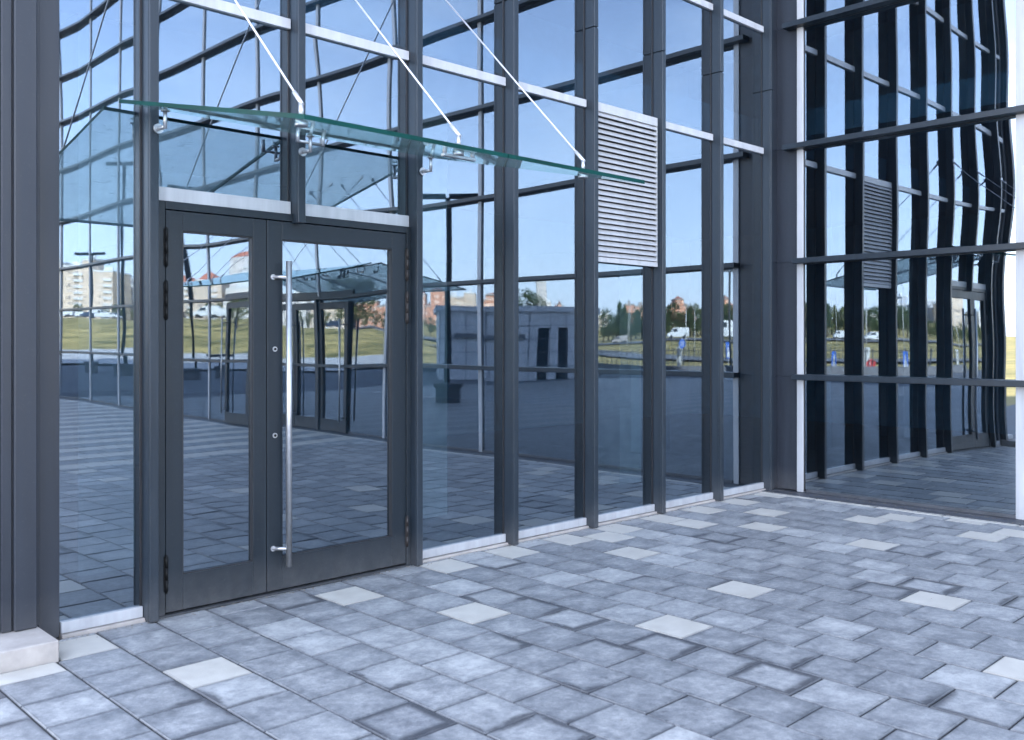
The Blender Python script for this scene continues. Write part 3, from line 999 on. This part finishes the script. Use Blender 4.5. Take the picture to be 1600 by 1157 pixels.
# car park lamps on concrete blocks
def yaw_to_view(): return math.atan2(RX[1], RX[0])
def lamp(px, Z, h, label, two=True):
    L_ = empty('street_lamp', (*V(px, Z), 0), yaw_to_view())
    tag(L_, label, 'street lamp', 'double headed lamps standing on concrete blocks in the car park')
    bm = bmesh.new(); bx(bm, -.30, .30, -.30, .30, -.05, .40, .02); bx(bm, -.36, .36, -.36, .36, .401, .52, .02)
    build('base', bm, M['concrete'], L_)
    bm = bmesh.new(); tube(bm, (0, 0, .52), (0, 0, h), .075, .07, n=12); build('pole', bm, M['darkpole'], L_)
    for s in (-1, 1):
        bm = bmesh.new(); bx(bm, .05 * s, .80 * s, -.16, .16, h - .02 + .0, h + .10, .01)
        build('lamp_head', bm, M['darkpole'], L_)
    return L_
lamp(147, 45, 6.0, 'dark double headed lamp nearest the left clad column in the reflection')
lamp(203, 42, 9.5, 'tall dark lamp just right of the leftmost one in the reflection')
lamp(293, 43, 9.0, 'dark lamp reflected in the narrow door leaf')
lamp(703, 26.4, 5.75, 'dark double headed lamp on a concrete block in front of the pavilion')
lamp(345, 45, 1.0, 'short unfinished lamp base behind the doors')
lamp(1146, 48, 5.4, 'dark lamp beside the parapet close to the inner corner')

# ---- trees --------------------------------------------------------------
def tree_proto(seed, kind):
    rnd = random.Random(seed)
    bm = bmesh.new()
    tube(bm, (0, 0, -.3), (.05, 0, 2.2), .17, .12, n=7)
    for k in range(5):
        a = rnd.uniform(0, 6.28); z = rnd.uniform(1.6, 3.2)
        tube(bm, (.04, 0, z), (math.cos(a) * 1.1, math.sin(a) * 1.1, z + 1.4), .07, .03, n=5)
    tube(bm, (.05, 0, 2.2), (0, .1, 5.2), .12, .04, n=6)
    tm = bpy.data.meshes.new('trunk'); bm.to_mesh(tm); bm.free(); tm.materials.append(M['bark'])
    bm = bmesh.new()
    if kind == 'cone':
        cl = [((1.7 * (1 - t)) * rnd.uniform(.5, 1) , rnd.uniform(0, 6.28), .8 + t * 6.0, .55 + .35 * (1 - t)) for t in [i / 60 for i in range(60)]]
    else:
        cl = []
        for _ in range(42):
            t = rnd.random(); r = math.sqrt(max(0, 1 - (2 * t - 1) ** 2)) * 2.1 * rnd.uniform(.35, 1)
            cl.append((r, rnd.uniform(0, 6.28), 1.5 + t * 4.6, rnd.uniform(.5, .95)))
    for (r, a, z, s) in cl:
        c = Vector((r * math.cos(a), r * math.sin(a), z))
        for _ in range(30):
            d = Vector((rnd.gauss(0, 1), rnd.gauss(0, 1), rnd.gauss(0, .8))).normalized() * s * rnd.uniform(.4, 1)
            q = c + d
            u = Vector((rnd.gauss(0, 1), rnd.gauss(0, 1), rnd.gauss(0, 1))).normalized(); w = u.cross(Vector((rnd.gauss(0, 1), rnd.gauss(0, 1), rnd.gauss(0, 1)))).normalized()
            e = rnd.uniform(.10, .22)
            bm.faces.new([bm.verts.new(q + u * e), bm.verts.new(q + w * e * .6), bm.verts.new(q - u * e), bm.verts.new(q - w * e * .6)])
    cm = bpy.data.meshes.new('crown'); bm.to_mesh(cm); bm.free()
    cm.materials.append(M['leafA' if kind == 'cone' or seed % 2 else 'leafB'])
    return tm, cm
PT = [tree_proto(1, 'round'), tree_proto(2, 'round'), tree_proto(4, 'cone'), tree_proto(5, 'round')]
def tree(px, Z, h, k, label, group):
    x, y = V(px, Z)
    t = empty('tree', (x, y, hgt(x, y) - .05), random.uniform(0, 6.28))
    s = h / 6.6; t.scale = (s * random.uniform(1.0, 1.35), s * random.uniform(1.0, 1.35), s)
    tag(t, label, 'tree', group)
    for nm, me in zip(('trunk', 'crown'), PT[k]):
        c = bpy.data.objects.new(nm, me); COL.objects.link(c); c.parent = t
rt = random.Random(11)
px = 925
while px < 1560:
    big = 6.4 if px < 1030 else 6.2
    tree(px, rt.uniform(166, 195), big * rt.uniform(.8, 1.15) * (1 if px < 1430 else .55), rt.choice([0, 1, 2, 3]) if px > 1010 else rt.choice([2, 2, 0, 3]),
         'bushy tree in the belt beyond the highway', 'trees in the belt beyond the highway')
    px += rt.uniform(7, 13)
px = 70
while px < 690:
    tree(px, rt.uniform(205, 235), rt.uniform(2.6, 4.6), rt.choice([0, 1, 3]), 'small round tree standing on top of the grass bank', 'small trees on the grass bank')
    px += rt.uniform(14, 34)
for px, Z, h in ((376, 120, 4.5), (548, 170, 10), (562, 175, 9), (820, 300, 13), (826, 310, 12), (240, 190, 5)):
    tree(px, Z, h, rt.choice([1, 3]), 'larger dark tree standing alone', 'lone larger trees')

# ---- city ------------------------------------------------------------------
def block(name, cols, Z, depth, mat, label, roof=None):
    """cols: list of (px0, px1, ytop_px) columns of one building"""
    pa = cols[0][0]; pb = cols[-1][1]
    x, y = V((pa + pb) / 2, Z); base = hgt(x, y) - 1.5
    o = empty(name, (x, y, base), math.atan2(RX[1], RX[0]))
    tag(o, label, 'building', 'blocks of flats on the horizon')
    bm = bmesh.new(); rm = bmesh.new(); tm = bmesh.new()
    mid = (pa + pb) / 2
    for k, (p0, p1, yt) in enumerate(cols):
        # mirrored world: picture right is local -x
        a_, b_ = -(p1 - mid) / F * Z, -(p0 - mid) / F * Z
        top = H + (533.5 - yt) / F * Z - base
        bx(bm, a_ + .01, b_ - .01, (k % 2) * -1.2 - depth, (k % 2) * 1.2, 0, top)
        bx(tm, a_ - .2 + .01 * k, b_ + .2, (k % 2) * -1.2 - depth - .3, (k % 2) * 1.2 + .3, top + .02, top + .9)
        w = b_ - a_
        bx(tm, a_ + w * .35, a_ + w * .6, -depth * .6, -depth * .4, top + .92, top + 3.0)
        if roof:
            zt = top + .95; q = [(a_, -depth), (b_, -depth), (b_, 0), (a_, 0)]
            vs = [rm.verts.new((xx, yy, zt)) for xx, yy in q]; ap = rm.verts.new(((a_ + b_) / 2, -depth / 2, zt + w * .35))
            for i in range(4): rm.faces.new((vs[i], vs[(i + 1) % 4], ap))
            rm.faces.new(vs[::-1])
        nf = int(top / 2.9)
        for f_ in range(1, nf, 1):
            if w > 8: bx(tm, a_ + w * .12, a_ + w * .30, (k % 2) * 1.2 + .02, (k % 2) * 1.2 + 1.2, f_ * 2.9, f_ * 2.9 + 1.1)
            if w > 16: bx(tm, a_ + w * .68, a_ + w * .86, (k % 2) * 1.2 + .02, (k % 2) * 1.2 + 1.2, f_ * 2.9, f_ * 2.9 + 1.1)
    build('wall', bm, mat, o); build('parapet', tm, M['whitepaint'] if mat is not M['borange'] else M['plinth'], o)
    if roof: build('roof', rm, M['roofred'], o)
    else: rm.free()
    return o
block('apartment_block', [(40, 92, 405), (92, 132, 412), (132, 150, 402), (150, 188, 420)], 400, 16, M['bcream'], 'long cream block of flats with stepped roofline at the far left of the reflection')
block('apartment_block', [(190, 214, 432), (214, 250, 444)], 430, 14, M['bwhite'], 'white block of flats right of the long cream block')
block('apartment_block', [(255, 300, 446), (300, 345, 440)], 470, 14, M['bcream'], 'pinkish cream flats behind the narrow door leaf reflection', roof=True)
block('apartment_block', [(350, 395, 452), (395, 440, 462), (440, 470, 455)], 460, 14, M['bwhite'], 'wide white flats behind the doors reflection')
block('apartment_tower', [(354, 384, 404)], 520, 12, M['bwhite'], 'white tower with a red pyramid roof behind the doors reflection', roof=True)
block('apartment_block', [(480, 520, 466), (520, 560, 458)], 480, 14, M['bcream'], 'cream flats between the doors')
block('apartment_block', [(562, 596, 462), (596, 630, 470)], 480, 14, M['borange'], 'orange brick flats by the door edge')
block('apartment_block', [(652, 673, 463), (674, 682, 482), (682, 699, 458)], 480, 14, M['borange'], 'pair of orange brick towers left of the pavilion', roof=True)
block('apartment_block', [(700, 722, 466), (722, 742, 460)], 500, 14, M['bcream'], 'cream flats behind the pavilion corner')
block('apartment_block', [(746, 757, 472), (757, 774, 464)], 520, 14, M['borange'], 'orange and white flats above the pavilion roof', roof=True)
block('apartment_tower', [(822, 832, 478), (832, 847, 443), (847, 856, 474)], 560, 14, M['bwhite'], 'slim white tower above the pavilion')
block('apartment_block', [(862, 872, 482), (872, 880, 476), (880, 888, 483)], 560, 14, M['borange'], 'small orange block right of the white tower', roof=True)
block('apartment_block', [(900, 930, 488)], 560, 14, M['bcream'], 'low cream block hidden by a fin')
block('apartment_block', [(966, 986, 476), (986, 1012, 479)], 480, 14, M['borange'], 'orange flats above the conifers', roof=False)
block('apartment_block', [(1036, 1046, 482), (1046, 1062, 469), (1062, 1070, 480), (1072, 1090, 491)], 470, 14, M['borange'], 'stepped orange flats with a peaked roof', roof=True)
block('apartment_block', [(1128, 1136, 478), (1136, 1148, 469), (1148, 1160, 482)], 470, 14, M['borange'], 'orange flats beside the inner corner', roof=True)
block('apartment_block', [(1250, 1264, 481)], 470, 14, M['borange'], 'narrow orange flats beside the first white mullion')
block('apartment_block', [(1335, 1375, 497)], 600, 14, M['bwhite'], 'distant white flats above the tree belt')
block('office_tower', [(1398, 1408, 472), (1408, 1420, 466)], 480, 14, M['bgrey'], 'grey glazed office tower with a slanted white top')
block('office_tower', [(1438, 1450, 482), (1450, 1464, 474)], 470, 14, M['bgrey'], 'grey twin office block right of the slanted tower')
block('office_tower', [(1478, 1500, 478), (1500, 1516, 462)], 450, 14, M['bcream'], 'cream office block reflected in the doors')
block('apartment_block', [(1556, 1600, 486)], 420, 14, M['bwhite'], 'pale building under the billboard')

# billboard with plain coloured shapes
x, y = V(1588, 200); BB = empty('billboard', (x, y, hgt(x, y)), math.atan2(RX[1], RX[0]))
tag(BB, 'white billboard with a red and blue round mark', 'billboard')
bm = bmesh.new(); bx(bm, -2.0, 2.0, -.2, .0, 6.2, 10.2); build('board', bm, M['whitepaint'], BB)
bm = bmesh.new(); tube(bm, (0, 0, 8.3), (0, .05, 8.3), 1.3, n=24); build('red_disc', bm, M['redpaint'], BB)
bm = bmesh.new(); tube(bm, (0, .051, 8.3), (0, .09, 8.3), .95, n=24); build('blue_disc', bm, M['bluepaint'], BB)
bm = bmesh.new(); tube(bm, (0, -.1, -.5), (0, -.1, 6.19), .2); build('post', bm, M['palepole'], BB)

# ---- vehicles -----------------------------------------------------------------
def van_proto():
    L_, W, Hh = 5.2, 2.0, 2.2
    pr = [(-2.6, .35), (2.45, .35), (2.6, .6), (2.5, 1.1), (1.75, 1.3), (1.15, 2.1), (.8, 2.2), (-2.5, 2.2), (-2.6, 2.0)]
    bm = bmesh.new()
    A = [bm.verts.new((x, -W / 2, z)) for x, z in pr]; B = [bm.verts.new((x, W / 2, z)) for x, z in pr]
    for i in range(len(pr)): bm.faces.new((A[i], A[(i + 1) % len(pr)], B[(i + 1) % len(pr)], B[i]))
    bm.faces.new(A[::-1]); bm.faces.new(B)
    bmesh.ops.recalc_face_normals(bm, faces=bm.faces)
    bmesh.ops.bevel(bm, geom=list(bm.edges), offset=.06, segments=2, affect='EDGES')
    body = bpy.data.meshes.new('body'); bm.to_mesh(body); bm.free()
    wb = bmesh.new()
    for s in (-1, 1):
        v = [wb.verts.new((x, s * (W / 2 + .012), z)) for x, z in ((.1, 1.35), (1.5, 1.35), (1.05, 1.95), (.1, 1.95))]
        wb.faces.new(v if s > 0 else v[::-1])
    v = [wb.verts.new(p) for p in ((1.74, -.85, 1.36), (1.74, .85, 1.36), (1.20, .8, 2.08), (1.20, -.8, 2.08))]
    wb.faces.new(v)
    win = bpy.data.meshes.new('window'); wb.to_mesh(win); wb.free(); win.materials.append(M['carglass'])
    w = bmesh.new(); tube(w, (0, -.11, 0), (0, .11, 0), .34, n=16)
    wh = bpy.data.meshes.new('wheel'); w.to_mesh(wh); w.free(); wh.materials.append(M['tyre'])
    return body, win, wh
VB, VW, VH = van_proto()
def vehicle(px, Z, label, mat='whitepaint', sc=(1, 1, 1), name='van', back=False):
    sc = tuple(v * .85 for v in sc)
    x, y = V(px, Z); o = empty(name, (x, y, hgt(x, y) + .1), math.atan2(RX[1], RX[0]) + (math.pi if back else 0))
    o.scale = sc
    tag(o, label, name, 'vehicles on the roads')
    bd = VB.copy(); bd.materials.clear(); bd.materials.append(M[mat])
    for nm, me in (('body', bd), ('window', VW)):
        c = bpy.data.objects.new(nm, me); COL.objects.link(c); c.parent = o
    for wx in (-1.6, 1.6):
        for wy in (-.92, .92):
            c = bpy.data.objects.new('wheel', VH); COL.objects.link(c); c.parent = o; c.location = (wx, wy, .34)
LOWV = (.75, .85, .6)
vehicle(98, 186, 'white van at the left end of the row on the bank')
vehicle(122, 188, 'low pale car in the row on the bank', sc=LOWV, name='car')
vehicle(140, 184, 'dark car in the row on the bank', 'darkcar', LOWV, 'car')
vehicle(163, 188, 'white van in the middle of the row on the bank', back=True)
vehicle(184, 186, 'white car at the right end of the row on the bank', sc=LOWV, name='car', back=True)
vehicle(320, 186, 'long white box truck on the bank road', sc=(1.25, 1.1, 1.25), name='truck')
vehicle(342, 186, 'white van behind the box truck')
vehicle(522, 178, 'dark car on the bank road', 'darkcar', LOWV, 'car')
vehicle(958, 150, 'pale car on the highway in front of the conifers', 'plinth', LOWV, 'car')
vehicle(1052, 149, 'large white van on the highway', sc=(1.0, .9, .85), back=False)
vehicle(1140, 148, 'white and green box truck on the highway', sc=(1.5, 1.2, 1.5), name='truck')
vehicle(1318, 146, 'small white car on the highway', sc=LOWV, name='car')
vehicle(1367, 146, 'white hatchback on the highway', sc=(.7, .8, .62), name='car')

# ---- road signs and poles --------------------------------------------------
def pole(px, Z, h, label, name='pole', r=.05, m='palepole'):
    x, y = V(px, Z); bm = bmesh.new(); tube(bm, (0, 0, -.1), (0, 0, h), r, r * .7, n=8)
    tube(bm, (0, 0, h * .998), (.25, 0, h + .12), r * .6, r * .5, n=6)
    o = build(name, bm, M[m]); o.location = (x, y, hgt(x, y)); o.rotation_euler.z = math.atan2(RX[1], RX[0])
    tag(o, label, 'pole', 'light poles beyond the parapet')
for px, Z, h in ((975, 130, 6.5), (978, 138, 6.0), (1069, 90, 4.2), (1087, 92, 4.2), (1356, 100, 6), (1412, 95, 7), (1310, 110, 6), (1500, 100, 6), (670, 140, 8), (836, 200, 16)):
    pole(px, Z, h, 'slim pale light pole rising beyond the parapet')
def sign(px, Z, zc, shape, label, mark):
    x, y = V(px, Z); o = empty('road_sign', (x, y, hgt(x, y)), math.atan2(RX[1], RX[0]))
    tag(o, label, 'road sign')
    bm = bmesh.new(); tube(bm, (0, -.05, -.1), (0, -.05, zc + .3), .03, n=8); build('post', bm, M['palepole'], o)
    if shape == 'round':
        bm = bmesh.new(); tube(bm, (0, -.02, zc), (0, 0, zc), .24, n=24); build('sign_face', bm, M[mark], o)
        bm = bmesh.new()
        for d in (-.07, .07): bx(bm, d - .03, d + .03, .001, .012, zc - .12, zc + .12)
        build('symbol', bm, M['whitepaint'], o)
    else:
        bm = bmesh.new(); bx(bm, -.19, .19, -.02, 0, zc - .42, zc + .42, .01); build('sign_face', bm, M['bluepaint'], o)
        bm = bmesh.new()
        v = [bm.verts.new(p) for p in ((-.14, .004, zc - .34), (.14, .004, zc - .34), (.02, .004, zc + .28), (-.02, .004, zc + .28))]
        v2 = [bm.verts.new((p.co.x, .012, p.co.z)) for p in v]
        bm.faces.new(v); bm.faces.new(v2[::-1])
        for i in range(4): bm.faces.new((v[i], v[(i + 1) % 4], v2[(i + 1) % 4], v2[i]))
        build('symbol', bm, M['whitepaint'], o)
sign(1062, 57, 1.38, 'round', 'blue round road sign right of the white van', 'bluepaint')
sign(1141, 57, 1.1, 'rect', 'blue sign with white figure beside the inner corner', 'bluepaint')
sign(1303, 55, .62, 'rect', 'tall blue sign with white figure left of the pale bollards', 'bluepaint')
sign(1363, 55, .46, 'round', 'small red round sign low beside the fence', 'redpaint')
sign(1414, 56, .62, 'rect', 'blue sign with white figure nearest the doors', 'bluepaint')
for px in (1056, 1357, 1492):
    x, y = V(px, 58); bm = bmesh.new(); bx(bm, -.13, .13, -.13, .13, -.05, 1.25, .03)
    o = build('bollard', bm, M['whitepaint']); o.location = (x, y, 0)
    tag(o, 'pale square bollard standing behind the fence', 'bollard', 'pale bollards behind the fence')

# ================================================================== LIGHT, SKY, CAMERA
w = bpy.data.worlds.new('World'); SC.world = w; w.use_nodes = True
nt = w.node_tree
bg = nt.nodes['Background']
sky = nt.nodes.new('ShaderNodeTexSky'); sky.sky_type = 'NISHITA'; sky.sun_disc = False
sky.sun_elevation = R(SUN_EL); sky.sun_rotation = R(SUN_AZ)
sky.air_density = 1.0; sky.dust_density = .6; sky.ozone_density = 1.3
# thin high cloud
tc = nt.nodes.new('ShaderNodeTexCoord'); mp = nt.nodes.new('ShaderNodeMapping'); mp.inputs['Scale'].default_value = (1, 1, 3.2)
nz = nt.nodes.new('ShaderNodeTexNoise'); nz.inputs['Scale'].default_value = 2.6; nz.inputs['Detail'].default_value = 7; nz.inputs['Roughness'].default_value = .58
nt.links.new(tc.outputs['Generated'], mp.inputs[0]); nt.links.new(mp.outputs[0], nz.inputs['Vector'])
cr = ramp(nt, nz.outputs['Fac'], [(.48, (0, 0, 0)), (.78, (.55, .55, .55))])
mx = nt.nodes.new('ShaderNodeMix'); mx.data_type = 'RGBA'
hs = nt.nodes.new('ShaderNodeHueSaturation'); hs.inputs['Saturation'].default_value = .74
nt.links.new(sky.outputs[0], hs.inputs['Color'])
wb = nt.nodes.new('ShaderNodeMix'); wb.data_type = 'RGBA'; wb.blend_type = 'MULTIPLY'; wb.inputs['Factor'].default_value = 1
nt.links.new(hs.outputs[0], wb.inputs[6]); wb.inputs[7].default_value = (1.02, .985, 1.03, 1)
# pale band of air along the horizon
sx_ = nt.nodes.new('ShaderNodeSeparateXYZ'); nt.links.new(tc.outputs['Generated'], sx_.inputs[0])
def mth(op, a, b):
    n = nt.nodes.new('ShaderNodeMath'); n.operation = op; n.use_clamp = True
    for i, v in enumerate((a, b)):
        if isinstance(v, (int, float)): n.inputs[i].default_value = v
        else: nt.links.new(v, n.inputs[i])
    return n.outputs[0]
hz = mth('MULTIPLY', mth('POWER', mth('SUBTRACT', 1.0, sx_.outputs[2]), 5.0), .8)
hm = nt.nodes.new('ShaderNodeMix'); hm.data_type = 'RGBA'
nt.links.new(hz, hm.inputs['Factor']); nt.links.new(wb.outputs[2], hm.inputs[6]); hm.inputs[7].default_value = (7.3, 7.4, 8.0, 1)
nt.links.new(cr, mx.inputs['Factor']); nt.links.new(hm.outputs[2], mx.inputs[6]); mx.inputs[7].default_value = (7.5, 7.8, 8.4, 1)
nt.links.new(mx.outputs[2], bg.inputs['Color'])
bg.inputs['Strength'].default_value = .15

sd = bpy.data.lights.new('sun', 'SUN'); sd.energy = 5.0; sd.angle = R(.5); sd.color = (1, .90, .78)
so = bpy.data.objects.new('sun', sd); COL.objects.link(so)
dirv = Vector((math.sin(R(SUN_AZ)) * math.cos(R(SUN_EL)), math.cos(R(SUN_AZ)) * math.cos(R(SUN_EL)), math.sin(R(SUN_EL))))
so.rotation_euler = dirv.to_track_quat('Z', 'Y').to_euler()
so.location = dirv * 60

cd = bpy.data.cameras.new('camera'); co = bpy.data.objects.new('camera', cd); COL.objects.link(co)
co.location = (0, -D, H); co.rotation_euler = (R(90), 0, R(-YAW))
cd.sensor_width = 36; cd.lens = 36 * F / 1600; cd.shift_y = -45 / 1600
cd.clip_start = .05; cd.clip_end = 6000
cd.dof.use_dof = True; cd.dof.focus_distance = 7.0; cd.dof.aperture_fstop = 2.8
SC.camera = co

SC.view_settings.view_transform = 'Standard'; SC.view_settings.look = 'None'
SC.view_settings.exposure = 3.2; SC.view_settings.gamma = 1
SC.cycles.max_bounces = 14; SC.cycles.glossy_bounces = 8; SC.cycles.transparent_max_bounces = 24
SC.cycles.diffuse_bounces = 3; SC.cycles.transmission_bounces = 6
SC.cycles.sample_clamp_indirect = 6
SC.cycles.use_denoising = True
SC.cycles.blur_glossy = .3
